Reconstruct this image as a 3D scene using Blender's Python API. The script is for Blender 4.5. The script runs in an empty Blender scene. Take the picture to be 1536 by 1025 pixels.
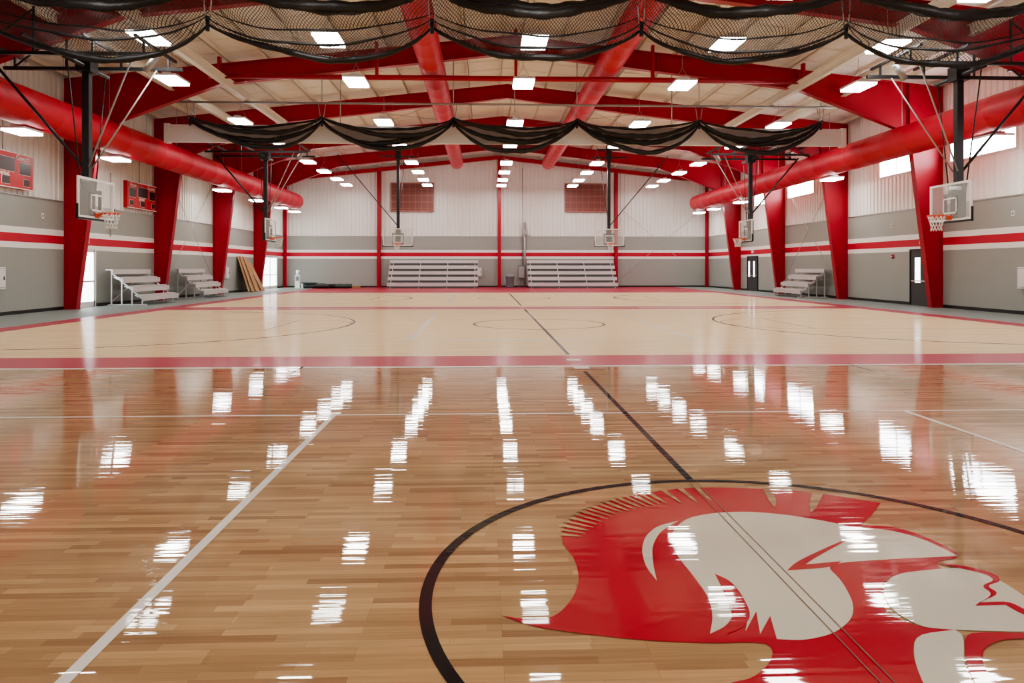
import bpy, math, random
from mathutils import Vector, Matrix
from mathutils.geometry import tessellate_polygon
import bmesh
random.seed(7)
scene = bpy.context.scene

# ------------------------------------------------------------------ dimensions (metres)
WL, WR = -15.95, 18.25            # side wall faces
CX = 1.15                         # ridge line
Y0, Y1 = -8.0, 59.0               # front / back wall faces
EAVE, APEX = 8.75, 10.6
SL = (APEX-EAVE)/(CX-WL)
FR_Y = [-1.9, 5.7, 13.3, 20.9, 28.5, 36.1, 43.75, 51.4]
COURTS = [3.6, 20.6, 37.6]
CCX = 1.55

# ------------------------------------------------------------------ materials
def nodes(name):
    m = bpy.data.materials.new(name); m.use_nodes = True
    nt = m.node_tree
    return m, nt, nt.nodes['Principled BSDF']

def mat(name, col, rough=0.5, metal=0.0, coat=0.0, var=0.06, vscale=3.0, bump=0.0, bscale=40.0, coatr=0.05):
    m, nt, p = nodes(name)
    tc = nt.nodes.new('ShaderNodeTexCoord')
    n = nt.nodes.new('ShaderNodeTexNoise'); n.inputs['Scale'].default_value = vscale
    n.inputs['Detail'].default_value = 4
    nt.links.new(tc.outputs['Object'], n.inputs['Vector'])
    r = nt.nodes.new('ShaderNodeMapRange')
    r.inputs['To Min'].default_value = 1-var; r.inputs['To Max'].default_value = 1+var
    nt.links.new(n.outputs['Fac'], r.inputs['Value'])
    mx = nt.nodes.new('ShaderNodeVectorMath'); mx.operation = 'SCALE'
    mx.inputs[0].default_value = col
    nt.links.new(r.outputs['Result'], mx.inputs['Scale'])
    nt.links.new(mx.outputs['Vector'], p.inputs['Base Color'])
    p.inputs['Roughness'].default_value = rough
    p.inputs['Metallic'].default_value = metal
    p.inputs['Coat Weight'].default_value = coat
    p.inputs['Coat Roughness'].default_value = coatr
    if bump:
        n2 = nt.nodes.new('ShaderNodeTexNoise'); n2.inputs['Scale'].default_value = bscale
        nt.links.new(tc.outputs['Object'], n2.inputs['Vector'])
        b = nt.nodes.new('ShaderNodeBump'); b.inputs['Strength'].default_value = bump
        b.inputs['Distance'].default_value = 0.02
        nt.links.new(n2.outputs['Fac'], b.inputs['Height'])
        nt.links.new(b.outputs['Normal'], p.inputs['Normal'])
    return m

def emis(name, col, strength):
    m, nt, p = nodes(name)
    p.inputs['Base Color'].default_value = (*col, 1)
    p.inputs['Emission Color'].default_value = (*col, 1)
    p.inputs['Emission Strength'].default_value = strength
    return m

def varnish_normal(nt, p, amount=0.30):
    """slight cupping / waviness of the varnished boards (boards run along X)"""
    tc = nt.nodes.new('ShaderNodeTexCoord')
    mp = nt.nodes.new('ShaderNodeMapping'); mp.inputs['Scale'].default_value = (0.7, 16.0, 1)
    mp.inputs['Location'].default_value = (31.7, 53.3, 0)
    nt.links.new(tc.outputs['Object'], mp.inputs['Vector'])
    n = nt.nodes.new('ShaderNodeTexNoise'); n.inputs['Scale'].default_value = 1.0; n.inputs['Detail'].default_value = 1.5
    nt.links.new(mp.outputs['Vector'], n.inputs['Vector'])
    b = nt.nodes.new('ShaderNodeBump'); b.inputs['Strength'].default_value = amount
    b.inputs['Distance'].default_value = 0.0026
    nt.links.new(n.outputs['Fac'], b.inputs['Height'])
    nt.links.new(b.outputs['Normal'], p.inputs['Coat Normal'])
    return tc

def gloss_paint(name, col, rough=0.5, coat=1.0, coatr=0.03, spec=0.05, ior=1.6):
    m, nt, p = nodes(name)
    varnish_normal(nt, p)
    p.inputs['Base Color'].default_value = (*col, 1)
    p.inputs['Roughness'].default_value = rough
    p.inputs['Specular IOR Level'].default_value = spec
    p.inputs['Coat Weight'].default_value = coat
    p.inputs['Coat Roughness'].default_value = coatr
    p.inputs['Coat IOR'].default_value = ior
    return m

def wood(name, c1, c2, cm, rough, coat, coatr, bump, spec, ior):
    m, nt, p = nodes(name)
    tc = varnish_normal(nt, p, bump)
    off = nt.nodes.new('ShaderNodeMapping'); off.inputs['Location'].default_value = (200.0, 100.0, 0)
    nt.links.new(tc.outputs['Object'], off.inputs['Vector'])
    cols=[]
    for (w_, o_, f_) in ((0.61, 0.37, 3), (1.13, 0.61, 2)):
        br = nt.nodes.new('ShaderNodeTexBrick')
        br.inputs['Scale'].default_value = 1.0
        br.inputs['Brick Width'].default_value = w_
        br.inputs['Row Height'].default_value = 0.057
        br.inputs['Mortar Size'].default_value = 0.0007 if w_<1 else 0.0
        br.inputs['Color1'].default_value = (*c1, 1)
        br.inputs['Color2'].default_value = (*c2, 1)
        br.inputs['Mortar'].default_value = (*cm, 1) if w_<1 else (*c1,1)
        br.offset = o_; br.offset_frequency = f_; br.squash = 1.6; br.squash_frequency = 5
        nt.links.new(off.outputs['Vector'], br.inputs['Vector'])
        cols.append(br)
    mixc = nt.nodes.new('ShaderNodeMixRGB'); mixc.inputs['Fac'].default_value = 0.4
    nt.links.new(cols[0].outputs['Color'], mixc.inputs['Color1']); nt.links.new(cols[1].outputs['Color'], mixc.inputs['Color2'])
    mp = nt.nodes.new('ShaderNodeMapping'); mp.inputs['Scale'].default_value = (2.2, 60, 1); mp.inputs['Location'].default_value = (77.7, 33.3, 0)
    nt.links.new(tc.outputs['Object'], mp.inputs['Vector'])
    n = nt.nodes.new('ShaderNodeTexNoise'); n.inputs['Scale'].default_value = 1.0; n.inputs['Detail'].default_value = 5
    nt.links.new(mp.outputs['Vector'], n.inputs['Vector'])
    r = nt.nodes.new('ShaderNodeMapRange'); r.inputs['To Min'].default_value = 0.68; r.inputs['To Max'].default_value = 1.28
    nt.links.new(n.outputs['Fac'], r.inputs['Value'])
    mx = nt.nodes.new('ShaderNodeVectorMath'); mx.operation = 'SCALE'
    nt.links.new(mixc.outputs['Color'], mx.inputs[0]); nt.links.new(r.outputs['Result'], mx.inputs['Scale'])
    nt.links.new(mx.outputs['Vector'], p.inputs['Base Color'])
    p.inputs['Roughness'].default_value = rough
    p.inputs['Specular IOR Level'].default_value = spec
    p.inputs['Coat Weight'].default_value = coat
    p.inputs['Coat Roughness'].default_value = coatr
    p.inputs['Coat IOR'].default_value = ior
    return m

def net_material():
    m, nt, p = nodes('curtain_mesh_netting')
    tc = nt.nodes.new('ShaderNodeTexCoord')
    mp = nt.nodes.new('ShaderNodeMapping'); mp.inputs['Rotation'].default_value = (math.radians(90), 0, 0)
    nt.links.new(tc.outputs['Object'], mp.inputs['Vector'])
    mp2 = nt.nodes.new('ShaderNodeMapping'); mp2.inputs['Rotation'].default_value = (0, 0, math.radians(45))
    nt.links.new(mp.outputs['Vector'], mp2.inputs['Vector'])
    br = nt.nodes.new('ShaderNodeTexBrick'); br.offset = 0.0
    br.inputs['Scale'].default_value = 1.0
    br.inputs['Brick Width'].default_value = 0.055; br.inputs['Row Height'].default_value = 0.055
    br.inputs['Mortar Size'].default_value = 0.0065; br.inputs['Mortar Smooth'].default_value = 0.1
    nt.links.new(mp2.outputs['Vector'], br.inputs['Vector'])
    r = nt.nodes.new('ShaderNodeMapRange'); r.inputs['To Min'].default_value = 0.2; r.inputs['To Max'].default_value = 0.95
    nt.links.new(br.outputs['Fac'], r.inputs['Value'])
    nt.links.new(r.outputs['Result'], p.inputs['Alpha'])
    p.inputs['Base Color'].default_value = (0.05, 0.045, 0.042, 1)
    p.inputs['Roughness'].default_value = 0.7
    return m

def glass_mat():
    m, nt, p = nodes('backboard_glass')
    p.inputs['Base Color'].default_value = (0.75, 0.8, 0.8, 1)
    p.inputs['Roughness'].default_value = 0.05
    p.inputs['Alpha'].default_value = 0.2
    return m

M = {}
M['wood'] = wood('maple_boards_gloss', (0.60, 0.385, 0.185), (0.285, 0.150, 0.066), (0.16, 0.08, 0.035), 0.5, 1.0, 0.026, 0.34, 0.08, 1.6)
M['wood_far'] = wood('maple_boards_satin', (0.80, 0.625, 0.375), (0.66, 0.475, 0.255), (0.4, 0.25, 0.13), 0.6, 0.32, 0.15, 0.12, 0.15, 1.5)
M['fl_red'] = gloss_paint('court_border_red', (0.40, 0.022, 0.055), 0.5, 0.35, 0.16, 0.15, 1.5)
M['logo_red'] = gloss_paint('logo_red_paint', (0.46, 0.004, 0.022))
M['logo_cream'] = gloss_paint('logo_cream_paint', (0.66, 0.63, 0.52))
M['ln_black'] = gloss_paint('court_line_black', (0.010, 0.008, 0.008), coat=0.6)
M['ln_white'] = gloss_paint('court_line_white', (0.78, 0.76, 0.70), coat=0.6)
M['ln_thin'] = gloss_paint('court_line_grey', (0.20, 0.15, 0.11), coat=0.6)
M['fl_grey'] = mat('rubber_floor_grey', (0.20, 0.24, 0.22), 0.5, bump=0.1, bscale=60)
M['white_panel'] = mat('white_metal_panel', (0.80, 0.80, 0.765), 0.42, var=0.03, vscale=1.2)
M['grey_wall'] = mat('grey_painted_wall', (0.33, 0.345, 0.315), 0.6, var=0.03, bump=0.15, bscale=25)
M['stripe_white'] = mat('stripe_white_paint', (0.84, 0.84, 0.81), 0.5, var=0.02)
M['stripe_red'] = mat('stripe_red_paint', (0.52, 0.010, 0.035), 0.5, var=0.03)
M['base'] = mat('baseboard_black_vinyl', (0.015, 0.015, 0.015), 0.4)
M['steel_red'] = mat('red_enamel_steel', (0.38, 0.004, 0.022), 0.38, var=0.08, vscale=1.5)
M['duct_red'] = mat('red_duct_fabric', (0.53, 0.006, 0.030), 0.5, var=0.08, vscale=2.5, bump=0.25, bscale=6)
M['ceiling'] = mat('white_roof_insulation', (0.85, 0.83, 0.75), 0.6, var=0.08, vscale=1.2, bump=0.9, bscale=2.2)
M['purlin'] = mat('cream_steel_purlin', (0.78, 0.73, 0.63), 0.5)
M['black'] = mat('black_steel', (0.012, 0.012, 0.013), 0.4)
M['alu'] = mat('brushed_aluminium', (0.66, 0.66, 0.66), 0.42, metal=0.5, var=0.08, vscale=8)
M['shade'] = mat('bleacher_gap_shade', (0.10, 0.10, 0.10), 0.6)  # dark colour standing in for the shade between bleacher planks
M['galv'] = mat('galvanised_steel', (0.42, 0.42, 0.42), 0.45, metal=0.6)
M['white'] = mat('white_powdercoat', (0.8, 0.8, 0.79), 0.4, var=0.02)
M['orange'] = mat('rim_orange_red', (0.7, 0.08, 0.02), 0.35)
M['netw'] = mat('white_net_cord', (0.8, 0.8, 0.78), 0.7)
M['glass'] = glass_mat()
M['net'] = net_material()
M['vinyl'] = mat('black_vinyl', (0.011, 0.010, 0.010), 0.5, bump=0.6, bscale=9)
M['lamp'] = emis('led_lamp_panel', (1.0, 0.985, 0.94), 33.0)
M['day'] = emis('daylit_frosted_glazing', (0.93, 0.97, 1.0), 16.0)
M['day2'] = emis('daylit_door_glass', (0.90, 0.97, 1.0), 5.0)
M['louver'] = mat('copper_red_mesh', (0.24, 0.085, 0.07), 0.5, var=0.2, vscale=8)
M['louver2'] = mat('louver_frame', (0.42, 0.17, 0.14), 0.5)
M['sb_red'] = mat('scoreboard_red', (0.50, 0.02, 0.03), 0.4)
M['cardboard'] = mat('cardboard_brown', (0.38, 0.22, 0.11), 0.8, var=0.2, vscale=4)
M['green'] = mat('dark_green_tarp', (0.035, 0.06, 0.05), 0.6, bump=0.8, bscale=5)
M['bluegrey'] = mat('grey_plastic', (0.18, 0.20, 0.22), 0.5)
M['digit'] = mat('dark_digit_window', (0.03, 0.008, 0.008), 0.3)
M['doorgrey'] = mat('dark_door_paint', (0.05, 0.052, 0.055), 0.45)
M['bottle'] = mat('water_bottle_plastic', (0.75, 0.82, 0.86), 0.15)

# ------------------------------------------------------------------ mesh builder
class B:
    def __init__(s): s.v=[]; s.f=[]; s.m=[]; s.sm=[]; s.mats=[]
    def mi(s, k):
        m = M[k]
        if m not in s.mats: s.mats.append(m)
        return s.mats.index(m)
    def face(s, pts, k):
        i = len(s.v); s.v += [tuple(p) for p in pts]
        s.f.append(tuple(range(i, i+len(pts)))); s.m.append(s.mi(k)); s.sm.append(False)
    def box(s, x0,x1,y0,y1,z0,z1,k):
        i=len(s.v)
        s.v += [(x0,y0,z0),(x1,y0,z0),(x1,y1,z0),(x0,y1,z0),(x0,y0,z1),(x1,y0,z1),(x1,y1,z1),(x0,y1,z1)]
        for q in ((0,3,2,1),(4,5,6,7),(0,1,5,4),(1,2,6,5),(2,3,7,6),(3,0,4,7)):
            s.f.append(tuple(i+a for a in q)); s.m.append(s.mi(k)); s.sm.append(False)
    def beam(s, p0, p1, w, h, k, up=(0,0,1)):
        p0=Vector(p0); p1=Vector(p1); d=(p1-p0).normalized(); up=Vector(up)
        if abs(d.dot(up))>0.98: up=Vector((0,1,0))
        a=d.cross(up).normalized()*w/2; b=a.cross(d).normalized()*h/2
        i=len(s.v)
        for p in (p0,p1):
            for sa,sb in ((-1,-1),(1,-1),(1,1),(-1,1)): s.v.append(tuple(p+a*sa+b*sb))
        for q in ((3,2,1,0),(4,5,6,7),(0,1,5,4),(1,2,6,5),(2,3,7,6),(3,0,4,7)):
            s.f.append(tuple(i+a_ for a_ in q)); s.m.append(s.mi(k)); s.sm.append(False)
    def tube(s, pts, r, k, n=8, closed=False, caps=True, flat=1.0):
        pts=[Vector(p) for p in pts]; N=len(pts)
        rs = r if isinstance(r,(list,tuple)) else [r]*N
        i=len(s.v)
        for j,p in enumerate(pts):
            if closed: d=(pts[(j+1)%N]-pts[j-1]).normalized()
            else: d=(pts[min(j+1,N-1)]-pts[max(j-1,0)]).normalized()
            ref=Vector((0,0,1)) if abs(d.z)<0.95 else Vector((0,1,0))
            a=d.cross(ref).normalized(); b=a.cross(d).normalized()
            for t in range(n):
                an=2*math.pi*t/n
                s.v.append(tuple(p+a*math.cos(an)*rs[j]+b*math.sin(an)*rs[j]*flat))
        for j in range(N if closed else N-1):
            for t in range(n):
                a0=i+j*n+t; a1=i+j*n+(t+1)%n; j2=(j+1)%N
                b0=i+j2*n+t; b1=i+j2*n+(t+1)%n
                s.f.append((a0,a1,b1,b0)); s.m.append(s.mi(k)); s.sm.append(True)
        if caps and not closed:
            s.f.append(tuple(i+t for t in range(n))[::-1]); s.m.append(s.mi(k)); s.sm.append(False)
            s.f.append(tuple(i+(N-1)*n+t for t in range(n))); s.m.append(s.mi(k)); s.sm.append(False)
    def cyl(s,p0,p1,r,k,n=10,r1=None): s.tube([p0,p1],[r, r if r1 is None else r1],k,n)
    def sheet(s, grid, k):
        i=len(s.v); R=len(grid); C=len(grid[0])
        for row in grid: s.v += [tuple(p) for p in row]
        for a in range(R-1):
            for c in range(C-1):
                s.f.append((i+a*C+c,i+a*C+c+1,i+(a+1)*C+c+1,i+(a+1)*C+c)); s.m.append(s.mi(k)); s.sm.append(True)
    def mesh(s, name, recalc=True):
        me=bpy.data.meshes.new(name); me.from_pydata(s.v,[],s.f)
        for m in s.mats: me.materials.append(m)
        me.polygons.foreach_set('material_index', s.m)
        me.polygons.foreach_set('use_smooth', s.sm)
        if recalc:
            bm=bmesh.new(); bm.from_mesh(me); bmesh.ops.recalc_face_normals(bm, faces=bm.faces); bm.to_mesh(me); bm.free()
        me.update(); return me
    def make(s, name, loc=(0,0,0), rz=0.0, recalc=True):
        return place(s.mesh(name, recalc), name, loc, rz)

def place(me, name, loc=(0,0,0), rz=0.0):
    o=bpy.data.objects.new(name, me); scene.collection.objects.link(o)
    o.location=loc; o.rotation_euler=(0,0,rz); return o

def roof_z(x): return APEX - abs(x-CX)*SL

# ------------------------------------------------------------------ floor
b=B()
b.box(WL-0.2, WR+0.2, Y0-0.2, Y1+0.2, -0.3, -0.004, 'fl_grey')
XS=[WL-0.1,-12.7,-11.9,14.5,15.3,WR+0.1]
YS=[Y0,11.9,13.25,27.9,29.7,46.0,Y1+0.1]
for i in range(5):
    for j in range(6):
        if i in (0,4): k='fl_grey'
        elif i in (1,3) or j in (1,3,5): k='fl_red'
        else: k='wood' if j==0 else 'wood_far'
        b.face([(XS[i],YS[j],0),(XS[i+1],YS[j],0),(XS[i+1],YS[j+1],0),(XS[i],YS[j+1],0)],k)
b.make('floor', recalc=False)

# court lines
b=B()
ZL=0.0012
def rect(x0,x1,y0,y1,k,z=ZL): b.face([(x0,y0,z),(x1,y0,z),(x1,y1,z),(x0,y1,z)],k)
def arc(cx,cy,r,w,a0,a1,k,n=72,z=ZL):
    for t in range(n):
        A=math.radians(a0+(a1-a0)*t/n); C=math.radians(a0+(a1-a0)*(t+1)/n)
        ri,ro=r-w/2,r+w/2
        b.face([(cx+ri*math.cos(A),cy+ri*math.sin(A),z),(cx+ro*math.cos(A),cy+ro*math.sin(A),z),
                (cx+ro*math.cos(C),cy+ro*math.sin(C),z),(cx+ri*math.cos(C),cy+ri*math.sin(C),z)],k)
for n_,cy in enumerate(COURTS):
    if n_==0:
        rect(CCX-0.028,CCX+0.028,cy+1.80,cy+7.6,'ln_black')
        rect(CCX-0.028,CCX+0.028,Y0+1,cy-1.80,'ln_black')
    else:
        rect(CCX-0.035,CCX+0.035,cy-7.2,cy+7.2,'ln_black')
    arc(CCX,cy,1.83,0.06 if n_==0 else 0.08,0,360,'ln_black' if n_==0 else 'ln_thin',144, ZL*2)
    for x in (CCX-3.17, CCX+3.13):
        w_=0.03 if n_==0 else 0.05
        rect(x-w_,x+w_,cy-4.4,cy+4.4,'ln_white',ZL*2)
    for y in (cy-4.4,cy+4.4):
        w_=0.025 if n_==0 else 0.05
        rect(CCX-9,CCX+9,y-w_,y+w_,'ln_white')
    for s_ in (-1,1):
        hx=CCX+s_*11.3
        arc(hx,cy,6.05,0.07,90 if s_<0 else 90, -90 if s_<0 else 270,'ln_black',72)
        fx=hx-s_*4.2
        for yy in (-1.83,1.83): rect(min(fx,hx+s_*1.2),max(fx,hx+s_*1.2),cy+yy-0.02,cy+yy+0.02,'ln_thin')
        rect(fx-0.02,fx+0.02,cy-1.83,cy+1.83,'ln_thin')
        arc(fx,cy,1.83,0.04,90,-90 if s_<0 else 270,'ln_thin',40,ZL*1.5)
        rect(CCX+s_*4.45-0.02,CCX+s_*4.45+0.02,cy+7.5,cy+8.3,'ln_black')
    rect(CCX-11.5,CCX+11.5,cy+8.13,cy+8.27,'ln_white')
    for yy in (cy-8.0,cy+8.0):
        rect(CCX-0.12,CCX+0.12,yy-0.12,yy+0.12,'ln_white',ZL*3)
b.make('court_markings', recalc=False)

# ------------------------------------------------------------------ centre-court trojan head (metres on the floor)
def smooth(P,it=2):
    for _ in range(it):
        out=[]; n=len(P)
        for i in range(n):
            a=Vector(P[i-1]); c=Vector(P[i]); d=Vector(P[(i+1)%n])
            u=(a-c); v=(d-c)
            if u.length<1e-6 or v.length<1e-6: continue
            if u.angle(v)<math.radians(95): out.append(tuple(c))
            else:
                out.append(tuple(c+u*0.22)); out.append(tuple(c+v*0.22))
        P=out
    return P
LOGO=[
('logo_red',3,[(.080,3.362),(.223,3.306),(.333,3.346),(.431,3.525),(.491,3.734),(.498,4.009),(.457,4.203),(.465,4.393),(.529,4.599),(.677,4.809),(.943,5.051),(1.313,5.220),(1.619,5.272),(2.037,5.208),(2.338,5.118),(2.685,4.870),(2.481,4.612),(2.326,4.448),(2.525,4.428),(2.623,4.246),(2.648,3.945),(2.440,3.889),(2.412,3.760),(2.131,3.737),(1.984,3.599),(1.847,3.321),(1.934,3.180),(2.073,3.151),(1.872,3.117),(1.759,2.947),(1.690,2.756),(1.612,2.570),(1.150,2.370),(.845,2.522),(.836,2.722),(.946,2.785),(1.048,2.813),(1.156,2.919),(1.210,3.020),(1.191,3.081),(.946,3.079),(.669,3.117),(.419,3.184),(.219,3.251)]),
('logo_cream',4,[(1.078,4.210),(1.153,4.423),(1.290,4.619),(1.492,4.713),(1.718,4.730),(1.953,4.657),(2.153,4.526),(2.282,4.403),(2.453,4.374),(2.571,4.227),(2.606,4.062),(2.618,3.956),(2.473,3.943),(2.201,3.925),(1.924,3.891),(1.828,3.842),(1.821,3.668),(1.759,3.425),(1.670,3.264),(1.522,3.136),(1.366,3.085),(1.257,3.101),(1.310,3.309),(1.202,3.148),(1.263,3.356),(1.147,3.174),(1.209,3.313),(1.180,3.379),(1.081,3.224),(.984,3.157),(1.050,3.319),(1.088,3.521),(1.083,3.752),(1.069,3.987)]),
('logo_red',5,[(1.201,3.772),(1.254,3.689),(1.258,3.537),(1.227,3.312),(1.135,3.192),(1.057,3.154),(1.142,3.315),(1.178,3.554)]),
('logo_red',5,[(1.593,3.799),(1.698,3.917),(1.953,4.106),(2.225,4.294),(2.067,4.162),(1.816,3.958),(1.725,3.872),(1.940,3.908),(1.859,3.832)]),
('logo_cream',4,[(.880,3.703),(.862,3.887),(.891,4.117),(.958,4.320),(1.065,4.484),(1.226,4.573),(1.064,4.393),(.962,4.164),(.912,3.929)]),
('logo_cream',4,[(2.131,3.737),(2.375,3.786),(2.551,3.806),(2.628,3.735),(2.629,3.637),(2.624,3.463),(2.596,3.325),(2.547,3.109),(2.206,3.134),(2.067,3.151),(1.934,3.180),(1.896,3.352),(1.970,3.561)]),
('logo_red',5,[(2.429,3.872),(2.573,3.822),(2.659,3.717),(2.631,3.629),(2.512,3.579),(2.522,3.489),(2.356,3.402),(2.505,3.411),(2.521,3.328),(2.529,3.200),(2.469,3.284),(2.463,3.371),(2.314,3.370),(2.485,3.483),(2.485,3.580),(2.602,3.638),(2.611,3.710),(2.534,3.780)]),
('logo_red',4,[(2.088,3.115),(2.201,3.128),(2.533,3.092),(2.493,3.043),(2.252,3.074),(2.099,3.003),(1.993,2.862),(1.969,2.723),(1.909,2.445),(1.831,2.601),(1.929,2.865)]),
('logo_cream',4,[(1.872,3.117),(2.073,3.151),(2.079,3.098),(1.918,2.865),(1.832,2.622),(1.837,2.413),(1.634,2.456),(1.662,2.691),(1.749,2.922)]),
]
b=B()
for k,l,P in LOGO:
    W=smooth(P)
    vs=[Vector((x,y,l*0.0009)) for x,y in W]
    for tri in tessellate_polygon([vs]):
        f=[vs[t] for t in tri]
        nrm=(f[1]-f[0]).cross(f[2]-f[0])
        if nrm.z<0: f=f[::-1]
        b.face(f,k)
NOTCH=[((.474,4.360),(.577,4.324)),((.494,4.506),(.638,4.420)),((.556,4.647),(.703,4.521)),((.637,4.771),(.785,4.614)),((.729,4.861),(.860,4.698)),((.825,4.955),(.950,4.760)),((.931,5.037),(1.043,4.822)),((1.045,5.091),(1.141,4.859)),((1.162,5.148),(1.231,4.897)),((1.286,5.189),(1.334,4.907)),((1.413,5.232),(1.446,4.917)),((1.537,5.259),(1.550,4.955)),((2.041,5.192),(1.932,4.802)),((2.353,5.087),(2.125,4.689))]
full=[]
for i,(a,c) in enumerate(NOTCH):
    full.append((a,c,0.024 if i<12 else 0.04))
    if i<8:
        a2,c2=NOTCH[i+1]
        full.append((tuple((p+q)/2 for p,q in zip(a,a2)),tuple((p+q)/2 for p,q in zip(c,c2)),0.018))
for a,c,w in full:
    A=Vector(a); C=Vector(c)
    A=A+(A-C)*0.15
    d=(C-A).normalized(); n=Vector((-d.y,d.x))
    mid=A.lerp(C,0.7)
    P=[A+n*w,A-n*w,mid-n*w*0.6,C-n*0.003,C+n*0.003,mid+n*w*0.6]
    cr=(P[1]-P[0]).x*(P[2]-P[0]).y-(P[1]-P[0]).y*(P[2]-P[0]).x
    if cr<0: P=P[::-1]
    b.face([(p.x,p.y,0.0055) for p in P],'wood')
for x in (CCX-0.028,CCX+0.028):
    b.face([(x-0.003,1.2,0.006),(x+0.003,1.2,0.006),(x+0.003,5.4,0.006),(x-0.003,5.4,0.006)],'ln_thin')
b.make('trojan_head_floor_logo', recalc=False)

# ------------------------------------------------------------------ walls
WH=4.05
WINS=[(1.5,4.9),(15.2,18.4),(24.4,27.9),(30.3,33.0),(39.8,43.2),(45.6,48.6)]  # pair nearest the camera is unseen, added for its daylight reflections
WZ0,WZ1=5.72,6.95
def side_wall(name, x, sgn):
    """sgn=+1: room lies on +X side"""
    b=B()
    def bx(d0,d1,y0,y1,z0,z1,k):
        a,c=x+sgn*d0,x+sgn*d1; b.box(min(a,c),max(a,c),y0,y1,z0,z1,k)
    bx(-0.2,0,Y0-0.2,Y1+0.2,-0.1,EAVE+0.25,'white_panel')
    bx(0,0.07,Y0,Y1,0,WH,'grey_wall')
    bx(0.07,0.075,Y0,Y1,2.27,2.47,'stripe_white')
    bx(0.07,0.076,Y0,Y1,2.47,2.77,'stripe_red')
    bx(0.07,0.075,Y0,Y1,2.77,2.99,'stripe_white')
    y=Y0+0.15
    while y<Y1:
        zs=[(WH,EAVE)]
        if sgn<0 and any(a-0.1<y<c+0.1 for a,c in WINS): zs=[(WH,WZ0-0.1),(WZ1+0.1,EAVE)]
        for z0,z1 in zs:
            X0=x; X1=x+sgn*0.045
            b.face([(X0,y-0.04,z0),(X1,y-0.02,z0),(X1,y-0.02,z1),(X0,y-0.04,z1)],'white_panel')
            b.face([(X1,y-0.02,z0),(X1,y+0.02,z0),(X1,y+0.02,z1),(X1,y-0.02,z1)],'white_panel')
            b.face([(X1,y+0.02,z0),(X0,y+0.04,z0),(X0,y+0.04,z1),(X1,y+0.02,z1)],'white_panel')
        y+=0.305
    b.make(name, recalc=False)
    b=B()
    a,c=x+sgn*0.07,x+sgn*0.085
    b.box(min(a,c),max(a,c),Y0,Y1,0,0.12,'base')
    b.make('baseboard_'+name.split('_')[1])
    b=B()
    a,c=x,x+sgn*0.10
    b.box(min(a,c),max(a,c),Y0,Y1,WH,WH+0.04,'galv')
    b.make('trim_'+('1' if sgn>0 else '2'))
side_wall('wall_left',WL,1)
side_wall('wall_right',WR,-1)

def end_wall(name,y,sgn):
    """sgn=-1: room on -Y side"""
    b=B()
    f=y; bk=y-sgn*0.2
    prof=[(WL-0.2,-0.1),(WR+0.2,-0.1),(WR+0.2,EAVE+0.25),(CX,APEX+0.27),(WL-0.2,EAVE+0.25)]
    b.face([(p[0],f,p[1]) for p in prof],'white_panel')
    b.face([(p[0],bk,p[1]) for p in prof][::-1],'white_panel')
    for i in range(5):
        p,q=prof[i],prof[(i+1)%5]
        b.face([(p[0],f,p[1]),(p[0],bk,p[1]),(q[0],bk,q[1]),(q[0],f,q[1])],'white_panel')
    def bx(d0,d1,z0,z1,k):
        a,c=y+sgn*d0,y+sgn*d1; b.box(WL+0.08,WR-0.08,min(a,c),max(a,c),z0,z1,k)
    bx(0,0.07,0,WH,'grey_wall'); bx(0.07,0.075,2.27,2.47,'stripe_white'); bx(0.07,0.076,2.47,2.77,'stripe_red'); bx(0.07,0.075,2.77,2.99,'stripe_white')
    x=WL+0.2
    while x<WR:
        z0,z1=WH,roof_z(x)
        F=y+sgn*0.05
        b.face([(x-0.045,y,z0),(x-0.02,F,z0),(x-0.02,F,z1),(x-0.045,y,z1)],'white_panel')
        b.face([(x-0.02,F,z0),(x+0.02,F,z0),(x+0.02,F,z1),(x-0.02,F,z1)],'white_panel')
        b.face([(x+0.02,F,z0),(x+0.045,y,z0),(x+0.045,y,z1),(x+0.02,F,z1)],'white_panel')
        x+=0.305
    b.make(name,recalc=False)
    b=B(); a,c=y+sgn*0.07,y+sgn*0.085
    b.box(WL+0.1,WR-0.1,min(a,c),max(a,c),0,0.12,'base'); b.make('baseboard_'+name.split('_')[1])
    b=B(); a,c=y,y+sgn*0.1
    b.box(WL+0.1,WR-0.1,min(a,c),max(a,c),WH,WH+0.04,'galv'); b.make('trim_'+('3' if sgn<0 else '4'))
end_wall('wall_back',Y1,-1)
end_wall('wall_front',Y0,1)

# ceiling + purlins
b=B()
for s_ in (-1,1):
    xe = WL-0.2 if s_<0 else WR+0.2
    ze=EAVE+0.22; za=APEX+0.24
    b.face([(xe,Y0-0.2,ze),(CX,Y0-0.2,za),(CX,Y1+0.2,za),(xe,Y1+0.2,ze)],'ceiling')
    b.face([(xe,Y0-0.2,ze+0.2),(xe,Y1+0.2,ze+0.2),(CX,Y1+0.2,za+0.2),(CX,Y0-0.2,za+0.2)],'ceiling')
b.make('ceiling',recalc=False)
b=B()
for s_ in (-1,1):
    for i in range(12):
        x=CX+s_*(0.35+i*1.5)
        if abs(x-CX)>17: continue
        z=roof_z(x)
        b.box(x-0.012,x+0.012,Y0,Y1,z+0.0,z+0.2,'purlin')
        b.box(x-0.012 if s_>0 else x-0.08,x+0.08 if s_>0 else x+0.012,Y0,Y1,z,z+0.015,'purlin')
y=Y0+0.9
while y<Y1:
    for s_ in (-1,1):
        xe = WL if s_<0 else WR
        b.beam((xe,y,EAVE+0.195),(CX,y,APEX+0.215),0.05,0.008,'purlin')
    y+=1.52
b.make('roof_purlins')

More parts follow.
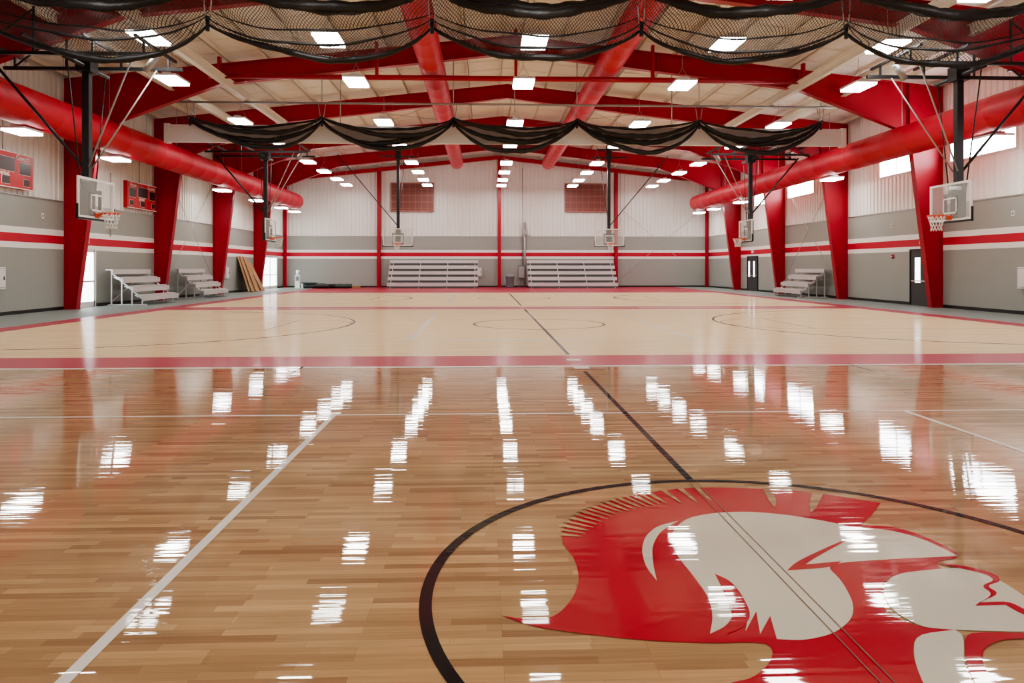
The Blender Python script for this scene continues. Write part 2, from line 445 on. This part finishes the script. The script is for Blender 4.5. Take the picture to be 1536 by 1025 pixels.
# ------------------------------------------------------------------ steel portal frames
def frame_mesh():
    b=B()
    def half(wx,s):
        o=wx+s*0.09
        P=lambda d,z:(o+s*d,0,z)
        half_w=abs(CX-o)
        tz=lambda d: EAVE-0.02+d*(APEX-EAVE)/half_w
        O=[P(0,0),P(0,6.9),P(0,tz(0)),P(1.35,tz(1.35)),P(5.8,tz(5.8)),(CX,0,APEX-0.02)]
        I=[P(0.42,0),P(1.30,6.9),P(5.8,8.6),(CX,0,9.92)]
        T=0.012
        def plate(pts,k='steel_red'):
            for dy in (-T,T): b.face([(p[0],dy,p[2]) for p in pts],k)
        plate([O[0],O[1],I[1],I[0]]); plate([O[1],O[2],O[3],I[1]]); plate([O[3],O[4],I[2],I[1]]); plate([O[4],O[5],I[3],I[2]])
        up=(0,1,0)
        def fl(p,q): b.beam(p,q,0.03,0.28,'steel_red',up=up)
        fl(O[0],O[2]); fl(O[2],O[4]); fl(O[4],O[5]); fl(I[0],I[1]); fl(I[1],I[2]); fl(I[2],I[3])
        fl(O[1],I[1]); fl(O[3],I[1]); fl(O[4],I[2])
        b.box(min(o-0.02,o+s*0.46),max(o-0.02,o+s*0.46),-0.17,0.17,0,0.03,'steel_red')
        p=Vector(O[4]).lerp(Vector(O[5]),0.5); q=Vector(I[2]).lerp(Vector(I[3]),0.5)
        fl(p,q)
    half(WL,1); half(WR,-1)
    b.beam((CX,0,9.9),(CX,0,APEX),0.05,0.28,'steel_red',up=(0,1,0))
    return b.mesh('steel_portal_frame')
fm=frame_mesh()
for y in FR_Y: place(fm,'steel_portal_frame',(0,y,0))

# end wall posts + rafter
b=B()
yy=Y1-0.26
for x in (CX-9.5,CX+0.1,CX+9.5):
    t=roof_z(x)-0.3
    b.box(x-0.13,x+0.13,yy-0.15,yy-0.13,0,t,'steel_red'); b.box(x-0.13,x+0.13,yy+0.13,yy+0.15,0,t,'steel_red'); b.box(x-0.012,x+0.012,yy-0.13,yy+0.13,0,t,'steel_red')
for x,s in ((WL+0.26,1),(WR-0.26,-1)):
    b.box(x-0.13,x+0.13,yy-0.15,yy-0.13,0,EAVE-0.2,'steel_red'); b.box(x-0.012,x+0.012,yy-0.13,yy+0.15,0,EAVE-0.2,'steel_red')
    b.beam((x,yy,EAVE-0.18),(CX,yy,APEX-0.2),0.26,0.3,'steel_red')
b.make('end_wall_steel_posts')

# bracing rods
b=B()
def rod(p,q,r=0.014,k='galv'): b.cyl(p,q,r,k,6)
for x in (WL+0.3,WR-0.3):
    rod((x,36.3,0.5),(x,43.5,6.8)); rod((x,36.3,6.8),(x,43.5,0.5))
    rod((x,5.9,0.5),(x,13.1,6.8)); rod((x,5.9,6.8),(x,13.1,0.5))
rod((CX+9.6,Y1-0.45,0.5),(WR-0.4,Y1-0.45,6.5)); rod((CX+9.6,Y1-0.45,6.5),(WR-0.4,Y1-0.45,0.5))
for (ya,yb) in ((36.1,43.75),(5.7,13.3)):
    for s in (-1,1):
        for d0,d1 in ((2,9),(9,16)):
            xa,xb=CX+s*d0,CX+s*d1
            rod((xa,ya,roof_z(xa)-0.2),(xb,yb,roof_z(xb)-0.2)); rod((xb,ya,roof_z(xb)-0.2),(xa,yb,roof_z(xa)-0.2))
b.make('cross_bracing_rods')

# ------------------------------------------------------------------ ducts
def duct(name,x,z,r,y0,y1):
    b=B()
    pts=[];rs=[]
    y=y0
    while y<y1-0.7:
        pts+= [(0,y,0),(0,y+0.05,0),(0,y+0.09,0)]; rs+=[r,r*1.012,r]
        y+=1.5
    pts+=[(0,y1-0.5,0),(0,y1-0.25,0),(0,y1-0.08,0),(0,y1,0)]; rs+=[r,r*0.97,r*0.8,r*0.35]
    b.tube(pts,rs,'duct_red',32)
    yy=y0+1
    while yy<y1-0.5:
        top=roof_z(x)-z-0.02
        b.cyl((0,yy,r*0.98),(0,yy,top),0.008,'galv',5)
        yy+=3.0
    yy=y0+0.4
    s=1 if x<CX else -1
    while yy<y1-1:
        for an in (-25,-55):
            a=math.radians(an)
            b.cyl((s*math.cos(a)*r*0.99,yy,math.sin(a)*r*0.99),(s*math.cos(a)*r*1.012,yy,math.sin(a)*r*1.012),0.02,'black',6)
        yy+=0.8
    b.make(name,(x,0,z))
duct('fabric_air_duct',-14.0,6.5,0.58,-6,55.5)
duct('fabric_air_duct',16.3,6.5,0.58,-6,55.8)
duct('fabric_air_duct',-1.98,9.3,0.47,-6,54.5)
duct('fabric_air_duct',4.75,9.3,0.47,-6,54.5)

# ------------------------------------------------------------------ lights
def lamp_mesh(w,l,drop):
    b=B()
    b.box(-w/2,w/2,-l/2,l/2,0.02,0.09,'white')
    b.box(-0.12,0.12,-l/2+0.1,l/2-0.1,0.09,0.17,'white')
    b.box(-w/2+0.02,w/2-0.02,-l/2+0.02,l/2-0.02,-0.045,0.02,'lamp')
    if drop:
        for sx in (-1,1):
            b.cyl((sx*w*0.4,0,0.09),(0,0,0.6),0.006,'galv',5)
        b.cyl((0,0,0.6),(0,0,drop),0.008,'galv',5)
    return b.mesh('high_bay_light')
lm=lamp_mesh(0.72,1.2,1.25); lm_side=lamp_mesh(0.72,1.0,0.0)
ROWS=[(-3,0),(3,0),(9.5,0),(16.15,1),(20.3,1),(24.9,0),(31.8,0),(37.4,0),(43.9,0),(48.2,0),(52.4,0),(56.0,0)]
for y,mode in ROWS:
    xs=[-9.1,-4.25,1.4,6.8,11.4] if mode else [-10.4,-4.3,1.35,6.8,12.95]
    for x in xs: place(lm,'high_bay_light',(x,y,7.84))
for y in (17.5,23.3,29.1,40.7,46.8,52.4,56.0): place(lm_side,'high_bay_light',(-14.3,y,5.80))
for y in (17.5,23.3,34.4,46.8,52.4,56.0): place(lm_side,'high_bay_light',(16.6,y,5.80))

# ------------------------------------------------------------------ divider curtains
def curtain(name,y,layers,base,rope_top):
    b=B()
    xb=[-11.9,-6.6,-1.25,3.85,8.95,14.1]
    N=28
    for i in range(5):
        x0,x1=xb[i],xb[i+1]
        curves=[]
        for (pk,dp,yo,rad) in layers:
            c=[]
            ph=random.random()*6
            jit=random.uniform(-0.09,0.09)
            sk=random.uniform(-0.12,0.12)
            for j in range(N+1):
                t=j/N; tt=min(1,max(0,t+sk*math.sin(math.pi*t))); u=4*tt*(1-tt)
                z=pk-(pk-dp+jit)*u**0.85
                c.append(Vector((x0+(x1-x0)*t, yo+0.05*math.sin(9*t+ph)*u, z+0.02*math.sin(17*t+ph)*u)))
            curves.append((c,rad))
            if rad>0:
                rs=[rad*(0.45+0.75*(4*(j/N)*(1-j/N)))*(1+0.15*math.sin(j*1.7+ph)) for j in range(N+1)]
                b.tube(c,rs,'vinyl',8,flat=1.0)
        for a in range(len(curves)-1):
            ca,cb=curves[a][0],curves[a+1][0]; ph=random.random()*6
            grid=[]
            for k in range(6):
                s=k/5
                row=[]
                for j in range(N+1):
                    p=ca[j].lerp(cb[j],s)
                    p.y+=0.16*math.sin(math.pi*s)*math.sin(j*0.9+ph)
                    p.z-=0.05*math.sin(math.pi*s)
                    row.append(p)
                grid.append(row)
            b.sheet(grid,'net')
    for x in xb:
        for dx in (-0.05,0.05):
            b.cyl((x+dx,0,base),(x+dx*3,0,rope_top),0.016,'galv',5)
        b.cyl((x,0,base-0.25),(x,0,base+0.1),0.05,'vinyl',6)
    b.cyl((-12.6,0,rope_top),(14.7,0,rope_top),0.045,'galv',10)
    for x in xb: 
        b.cyl((x,0,rope_top),(x,0,roof_z(x)+0.0),0.02,'galv',6)
    b.make(name,(0,y,0),recalc=False)
curtain('divider_curtain',17.8,[(8.45,7.95,0.10,0.13),(8.28,7.74,-0.25,0.11),(7.80,7.30,0.18,0.02),(7.55,6.92,-0.12,0.03),(7.42,6.62,0.05,0.07)],7.5,8.75)
curtain('divider_curtain',30.2,[(7.72,7.30,0.15,0.05),(7.70,6.98,-0.15,0.09),(7.62,6.72,0.12,0.10),(7.55,6.42,-0.05,0.085)],7.6,8.3)
b=B()
b.cyl((-10.2,0,0),(12.6,0,0),0.10,'steel_red',16)
for x in (-9.8,-4,1.2,6.4,12.2): b.box(x-0.05,x+0.05,-0.1,0.1,0,roof_z(x)-8.72,'steel_red')
b.make('curtain_support_beam',(0,27.6,8.70))
b=B()
b.box(-13.2,15.5,-0.12,0.12,-0.36,0.36,'white')
for x in (-13.2,15.3): b.box(x,x+0.2,-0.15,0.15,-0.4,0.4,'white')
for x in (-12,-6,1.3,8,14.4): b.cyl((x,0,0.36),(x,0,roof_z(x)-7.15),0.02,'galv',6)
b.make('white_header_beam',(0,30.95,7.15))

# cream support beams under roof by the hoops
b=B()
for x in (-11.9,-9.6,12.0,14.2):
    zz=8.35
    b.box(x-0.09,x+0.09,13.3,36.1,zz,zz+0.03,'purlin'); b.box(x-0.015,x+0.015,13.3,36.1,zz,zz+0.3,'purlin'); b.box(x-0.09,x+0.09,13.3,36.1,zz+0.3,zz+0.33,'purlin')
b.make('hoop_support_beams')

# ------------------------------------------------------------------ basketball hoops
def hoop_mesh(kind, side=1):
    """front is +X; board plane x=0"""
    b=B()
    zb,zt=2.90,3.97
    b.box(-0.012,0.012,-0.89,0.89,zb+0.03,zt-0.03,'glass')
    for (ya,yb,za,zc) in ((-0.915,0.915,zb,zb+0.06),(-0.915,0.915,zt-0.06,zt),(-0.915,-0.855,zb,zt),(0.855,0.915,zb,zt)):
        b.box(-0.022,0.022,ya,yb,za,zc,'white')
    b.box(-0.03,0.03,-0.93,0.93,zb-0.05,zb+0.005,'black')
    for s in (-1,1): b.box(-0.03,0.03,s*0.93-0.012,s*0.93+0.012,zb-0.05,zb+0.35,'black')
    for (ya,yb,za,zc) in ((-0.305,0.305,3.10,3.15),(-0.305,0.305,3.51,3.56),(-0.305,-0.255,3.10,3.56),(0.255,0.305,3.10,3.56)):
        b.box(0.013,0.018,ya,yb,za,zc,'white')
    b.box(-0.10,-0.03,-0.35,0.35,2.98,3.06,'black'); b.box(-0.10,-0.03,-0.35,0.35,3.60,3.68,'black')
    for s in (-1,1): b.box(-0.10,-0.03,s*0.32-0.03,s*0.32+0.03,2.98,3.68,'black')
    b.box(-0.36,-0.10,-0.15,0.15,2.93,3.95,'black')
    R=0.2286; c=(0.40,0)
    b.tube([(c[0]+R*math.cos(a),c[1]+R*math.sin(a),3.05) for a in [2*math.pi*i/28 for i in range(28)]],0.014,'orange',8,closed=True)
    b.box(0.012,0.18,-0.08,0.08,3.0,3.04,'orange'); b.box(0.012,0.03,-0.1,0.1,2.93,3.06,'orange')
    b.beam((0.02,-0.1,2.95),(0.36,-0.2,3.04),0.015,0.02,'orange'); b.beam((0.02,0.1,2.95),(0.36,0.2,3.04),0.015,0.02,'orange')
    n=12; levels=[(3.04,0.225),(2.93,0.19),(2.82,0.155),(2.72,0.135),(2.62,0.145)]
    for l in range(len(levels)-1):
        z0,r0=levels[l]; z1,r1=levels[l+1]
        for i in range(n):
            for d in (-0.5,0.5):
                a0=2*math.pi*(i+0.5*(l%2))/n; a1=a0+d*2*math.pi/n
                b.cyl((c[0]+r0*math.cos(a0),r0*math.sin(a0),z0),(c[0]+r1*math.cos(a1),r1*math.sin(a1),z1),0.008,'netw',4)
    top=7.0 if kind=='side' else 8.4
    b.box(-0.33,-0.15,-0.09,0.09,3.5,top,'black')
    if kind=='side':
        for y in (-0.75,0.75):
            b.beam((-2.9,y,7.15),(2.0,y,7.15),0.09,0.09,'black')
            for x in (-2.6,-1.2,0.3,1.6):
                b.beam((x,y,7.15),(x,y,8.36 if x in(-1.2,) else 7.55),0.05,0.05,'black')
            b.beam((-1.2,y,8.3),(-2.6,y,7.2),0.04,0.04,'black')
        for x in (-2.6,-1.2,0.3,1.6): b.beam((x,-1.25,7.5),(x,1.25,7.5),0.07,0.07,'black')
        b.cyl((-0.24,-1.1,7.0),(-0.24,1.1,7.0),0.06,'black',10)
        b.box(-0.45,-0.05,-0.2,0.2,6.85,7.25,'black')
        b.cyl((-0.25,0,4.2),(-2.7,0,7.1),0.04,'black',8)
        for s in (-1,1):
            b.cyl((-0.15,s*0.1,4.3),(1.3,s*0.7,7.1),0.022,'galv',8)
            b.cyl((-0.2,s*0.35,3.66),(-0.24,s*0.95,6.95),0.018,'black',8)
        b.cyl((1.3,0,6.9),(1.6,0,7.3),0.09,'galv',10)
    else:
        b.cyl((-0.24,-1.1,8.4),(-0.24,1.1,8.4),0.05,'black',8)
        b.box(-0.4,-0.1,-0.15,0.15,8.2,9.3,'black')
        b.cyl((-0.25,0,4.1),(-0.25,side*3.7,8.5),0.03,'black',6)
        b.cyl((-0.25,0,4.1),(-3.5,0,8.5),0.022,'black',6)
        b.cyl((-0.35,-0.75,8.9),(-0.35,0.75,8.9),0.05,'black',8)
    return b.mesh('basketball_hoop')
hs=hoop_mesh('side')
for y in (20.2,36.4,3.6):
    place(hs,'basketball_hoop',(-10.45,y,0),0)
    place(hs,'basketball_hoop',(13.15,y,0),math.pi)
place(hoop_mesh('end',-1),'basketball_hoop',(-5.25,45.0,0),-math.pi/2)
place(hoop_mesh('end',1),'basketball_hoop',(7.75,45.0,0),-math.pi/2)

# ------------------------------------------------------------------ bleachers
def bleacher(rows,length,rise,run,riser=True):
    """rows climb toward +Y; planks along X"""
    b=B()
    for i in range(rows):
        y=i*run; z=0.40+i*rise
        b.box(-length/2,length/2,y,y+0.28,z-0.045,z,'alu')
        b.box(-length/2,length/2,y-0.01,y+0.02,z-(0.25 if riser else 0.2),z-0.03,'alu')
        if riser: b.box(-length/2+0.05,length/2-0.05,y+0.02,y+0.04,z-0.40,z-0.25,'shade')  # added dark strip paints the shaded gap under each riser
        if i>0 and not riser:
            b.box(-length/2,length/2,y-0.30,y-0.06,z-0.36,z-0.32,'alu')
    n=max(2,int(length/1.8)+1); D=(rows-1)*run
    for j in range(n):
        x=-length/2+0.25+(length-0.5)*j/(n-1)
        b.beam((x,-0.05,0.03),(x,D+0.3,0.03),0.05,0.05,'alu')
        b.beam((x,0.12,0.25),(x,D+0.15,0.25+(rows-1)*rise),0.05,0.05,'alu')
        for i in range(rows):
            y=i*run+0.15; z=0.36+i*rise
            b.beam((x,y,0.03),(x,y,z),0.045,0.045,'alu')
    b.beam((-length/2+0.25,D+0.2,0.1),(length/2-0.25,D+0.2,0.3+(rows-1)*rise-0.1),0.03,0.03,'alu')
    return b.mesh('aluminium_bleacher')
bb=bleacher(5,6.9,0.44,0.50)
place(bb,'aluminium_bleacher',(-3.9,55.9,0)); place(bb,'aluminium_bleacher',(6.85,55.9,0))
sb=bleacher(4,3.5,0.37,0.42,False)
place(sb,'aluminium_bleacher',(-14.1,32.7,0),math.pi/2)
place(sb,'aluminium_bleacher',(-14.1,39.3,0),math.pi/2)
place(sb,'aluminium_bleacher',(16.4,39.2,0),-math.pi/2)

# ------------------------------------------------------------------ windows
wi=1
for a,c in WINS:
    b=B()
    X=WR
    b.box(X-0.03,X-0.005,a,c,WZ0,WZ1,'day')
    for (ya,yb,za,zb) in ((a-0.06,c+0.06,WZ0-0.06,WZ0),(a-0.06,c+0.06,WZ1,WZ1+0.06),(a-0.06,a,WZ0,WZ1),(c,c+0.06,WZ0,WZ1),((a+c)/2-0.02,(a+c)/2+0.02,WZ0,WZ1)):
        b.box(X-0.08,X,ya,yb,za,zb,'white')
    b.make('window_%d'%wi); wi+=1

# ------------------------------------------------------------------ doors
di=1
def door(x,sgn,y0,y1,h,leafs,glass,fk='galv'):
    global di
    b=B()
    def bx(d0,d1,ya,yb,za,zb,k):
        a,c=x+sgn*d0,x+sgn*d1; b.box(min(a,c),max(a,c),ya,yb,za,zb,k)
    bx(0.078,0.14,y0-0.06,y0,0,h+0.06,fk); bx(0.078,0.14,y1,y1+0.06,0,h+0.06,fk); bx(0.078,0.14,y0,y1,h,h+0.06,fk)
    w=(y1-y0)/leafs
    for i in range(leafs):
        a=y0+i*w; c=a+w
        if glass=='full':
            bx(0.09,0.10,a+0.07,c-0.07,0.2,h-0.1,'day2')
            for q in ((a,a+0.08,0,h),(c-0.08,c,0,h),(a,c,0,0.22),(a,c,h-0.1,h),(a,c,1.0,1.06)):
                bx(0.088,0.12,*q,fk)
        else:
            bx(0.088,0.11,a,c,0,h,'doorgrey')
            if glass=='lite': bx(0.11,0.115,a+w*0.55,a+w*0.8,0.95,h-0.3,'day2')
        bx(0.12,0.17,a+0.1,c-0.1,1.0,1.05,'alu')
    b.make('door_%d'%di); di+=1
door(WL,1,29.2,30.5,2.3,1,'full','white')
door(WL,1,53.2,56.8,2.4,2,'full','white')
door(WR,-1,29.0,30.5,2.3,1,'lite','black')
door(WR,-1,48.0,49.8,2.3,2,'lite','black')

# ------------------------------------------------------------------ wall louvers
def louver():
    b=B(); w,h=3.4,2.3
    b.box(-w/2,w/2,-0.05,0.05,-h/2,h/2,'louver')
    for t in (-w/2,w/2-0.08): b.box(t,t+0.08,-0.1,0.05,-h/2,h/2,'louver2')
    for t in (-h/2,h/2-0.08): b.box(-w/2,w/2,-0.1,0.05,t,t+0.08,'louver2')
    for i in range(1,9):
        z=-h/2+i*h/9
        b.beam((-w/2,-0.07,z),(w/2,-0.07,z),0.1,0.05,'louver2' if i%2 else 'louver')
    for i in range(1,7):
        x=-w/2+i*w/7; b.box(x-0.02,x+0.02,-0.11,-0.05,-h/2,h/2,'louver2')
    return b.mesh('wall_exhaust_louver')
lv=louver()
place(lv,'wall_exhaust_louver',(-5.7,Y1-0.12,7.2)); place(lv,'wall_exhaust_louver',(8.2,Y1-0.12,7.2))

# ------------------------------------------------------------------ scoreboards
def scoreboard(y0,y1):
    b=B(); L=y1-y0; h=1.2
    b.box(0,0.18,0,L,0,h,'sb_red'); b.box(0.18,0.19,0.0,L,0,0.03,'stripe_white'); b.box(0.18,0.19,0.0,L,h-0.03,h,'stripe_white')
    for (a,c,z0,z1) in ((0.15,0.75,0.5,0.9),(L/2-0.45,L/2+0.45,0.55,1.0),(L-0.75,L-0.15,0.5,0.9),(L/2-0.2,L/2+0.2,0.12,0.38),(0.2,0.5,0.12,0.35),(L-0.5,L-0.2,0.12,0.35)):
        b.box(0.18,0.195,a,c,z0,z1,'digit'); b.box(0.18,0.188,a-0.012,c+0.012,z0-0.012,z1+0.012,'stripe_white')
    o=b.make('scoreboard',(WL+0.05,y0,4.25))
    for txt,y,z,s in (('Home',0.2,0.96,0.24),('Guests',L-0.95,0.96,0.26),('period',L/2-0.38,0.40,0.2)):
        cu=bpy.data.curves.new('lettering','FONT'); cu.body=txt; cu.size=s; cu.extrude=0.004
        cu.materials.append(M['stripe_white'])
        t=bpy.data.objects.new('lettering_'+txt.lower(),cu); scene.collection.objects.link(t)
        t.parent=o; t.location=(0.2,y,z); t.rotation_euler=(math.pi/2,0,math.pi/2)
scoreboard(23.3,26.2); scoreboard(33.0,35.85)

# ------------------------------------------------------------------ wall cabinets, signs, etc
def cab():
    b=B()
    b.box(0,0.10,-0.28,0.28,0,0.72,'white'); b.box(0.10,0.108,-0.24,0.24,0.04,0.68,'bluegrey'); b.box(0.108,0.115,-0.225,0.225,0.055,0.665,'white')
    b.box(0.115,0.135,0.15,0.18,0.3,0.42,'black')
    return b.mesh('fire_extinguisher_cabinet')
cm=cab()
place(cm,'fire_extinguisher_cabinet',(WL+0.08,24.55,0.88)); place(cm,'fire_extinguisher_cabinet',(WR-0.08,23.9,0.88),math.pi)
place(cm,'fire_extinguisher_cabinet',(WL+0.08,45.8,0.9)); place(cm,'fire_extinguisher_cabinet',(-0.45,Y1-0.08,0.85),-math.pi/2)
def exit_sign(loc,rz):
    b=B(); b.box(0,0.05,-0.16,0.16,0,0.2,'white')
    for i in range(4):
        y=-0.12+i*0.065; b.box(0.05,0.053,y,y+0.012,0.05,0.15,'stripe_red'); b.box(0.05,0.053,y,y+0.04,0.05,0.065,'stripe_red'); b.box(0.05,0.053,y,y+0.04,0.135,0.15,'stripe_red')
    b.make('exit_sign',loc,rz)
exit_sign((WR-0.08,29.7,2.55),math.pi); exit_sign((WR-0.08,48.9,2.55),math.pi); exit_sign((WL+0.08,29.9,2.55),0)
b=B(); b.box(0,0.06,-0.06,0.06,0,0.16,'stripe_red'); b.box(0.06,0.075,-0.04,0.04,0.05,0.09,'white'); b.make('fire_alarm_pull_station',(WR-0.08,31.9,2.0),math.pi)
for y in (22,24.5,27,32):
    for x,s,rz in ((WL+0.08,1,0),(WR-0.08,-1,math.pi)):
        b=B(); b.box(0,0.02,-0.07,0.07,-0.09,0.09,'white'); b.box(0.02,0.03,-0.03,0.03,-0.05,0.05,'bluegrey'); b.make('wall_outlet_plate',(x,y,3.45),rz)

# electrical panel & conduit on the end wall
b=B()
b.box(-0.28,0.28,-0.2,0,0.7,1.75,'bluegrey'); b.box(-0.22,0.22,-0.22,-0.2,0.78,1.67,'galv')
b.cyl((0.1,-0.1,1.75),(0.1,-0.1,9.6),0.03,'galv',8); b.cyl((0.28,-0.1,0.0),(0.28,-0.1,5.2),0.09,'galv',10); b.box(0.1,0.5,-0.25,0,4.2,4.6,'galv')
b.cyl((-0.12,-0.1,0.0),(-0.12,-0.1,0.7),0.03,'galv',8)
b.make('electrical_panel',(3.0,Y1-0.12,0))
# trash can
b=B()
b.tube([(0,0,0),(0,0,0.05),(0,0,0.8),(0,0,0.82)],[0.27,0.28,0.34,0.36],'bluegrey',20)
b.tube([(0,0,0.82),(0,0,0.9),(0,0,1.0),(0,0,1.04)],[0.37,0.36,0.25,0.05],'bluegrey',20)
for s in (-1,1): b.box(s*0.37-0.03,s*0.37+0.03,-0.06,0.06,0.66,0.72,'bluegrey')
b.make('trash_can',(2.05,57.6,0))
# water cooler
b=B()
b.box(-0.18,0.18,-0.17,0.17,0,1.0,'white'); b.box(-0.12,0.12,-0.2,-0.17,0.62,0.9,'bluegrey'); b.box(-0.13,0.13,-0.24,-0.17,0.58,0.61,'bluegrey')
b.tube([(0,0,1.0),(0,0,1.06),(0,0,1.12),(0,0,1.35),(0,0,1.38)],[0.05,0.06,0.14,0.14,0.1],'bottle',16)
b.box(0.3,0.75,-0.2,0.2,0,0.4,'white'); b.box(0.28,0.77,-0.22,0.22,0.4,0.46,'bluegrey')
b.make('water_cooler',(-14.2,56.6,0))
# rolled mats / tarps
b=B()
for i,(x,y,L,r,k) in enumerate(((0,0,1.6,0.19,'green'),(1.5,0.3,1.5,0.17,'vinyl'),(0.6,-0.45,1.3,0.16,'vinyl'),(2.3,-0.2,1.2,0.18,'green'))):
    pts=[(x+L*t/8-L/2,y+0.03*math.sin(t),r) for t in range(9)]
    b.tube(pts,[r*(0.95+0.05*math.sin(t*2+i)) for t in range(9)],k,12)
    b.tube([(x-L/2-0.005,y,r),(x-L/2-0.02,y,r)],[r*0.4,r*0.35],'black',10)
b.box(-0.9,0.2,-0.25,0.3,0.36,0.44,'green')
b.box(2.9,3.5,-0.25,0.25,0,0.18,'cardboard')
b.make('rolled_floor_mats',(-12.9,56.3,0))
# leaning cardboard / boards
b=B()
for i in range(6):
    y=i*0.42; h=1.9+0.45*random.random(); t=0.03
    foot=0.85+0.12*(i%3); w=0.5+0.2*(i%2)
    lean=random.uniform(-0.1,0.35)
    p0=Vector((foot,y,0.02)); p1=Vector((0.06+0.05*i%0.15,y+lean,h))
    b.beam(p0,p1,w,t,'cardboard',up=(1,0,0.3))
b.make('leaning_cardboard_sheets',(WL+0.1,47.6,0))

# conduit lines on left wall
b=B()
b.cyl((WL+0.1,31.8,2.9),(WL+0.1,31.8,5.6),0.02,'galv',6); b.cyl((WL+0.1,34.4,5.47),(WL+0.1,34.4,6.9),0.02,'galv',6); b.cyl((WL+0.1,24.8,5.5),(WL+0.1,24.8,7.5),0.02,'galv',6)
b.make('electrical_conduit')

# ------------------------------------------------------------------ world + camera
w=bpy.data.worlds.new('world'); scene.world=w; w.use_nodes=True
bg=w.node_tree.nodes['Background']; bg.inputs[0].default_value=(0.75,0.85,1,1); bg.inputs[1].default_value=1.0
cam=bpy.data.cameras.new('camera'); co=bpy.data.objects.new('camera',cam); scene.collection.objects.link(co)
co.location=(0,0,1.6); co.rotation_euler=(math.radians(90),0,math.radians(-2.2))
cam.sensor_width=36; cam.lens=1100/1536*36; cam.shift_y=-111.5/1536; cam.clip_end=300
scene.camera=co
try:
    scene.view_settings.view_transform='AgX'; scene.view_settings.look='AgX - Medium High Contrast'
except Exception as e: print(e)
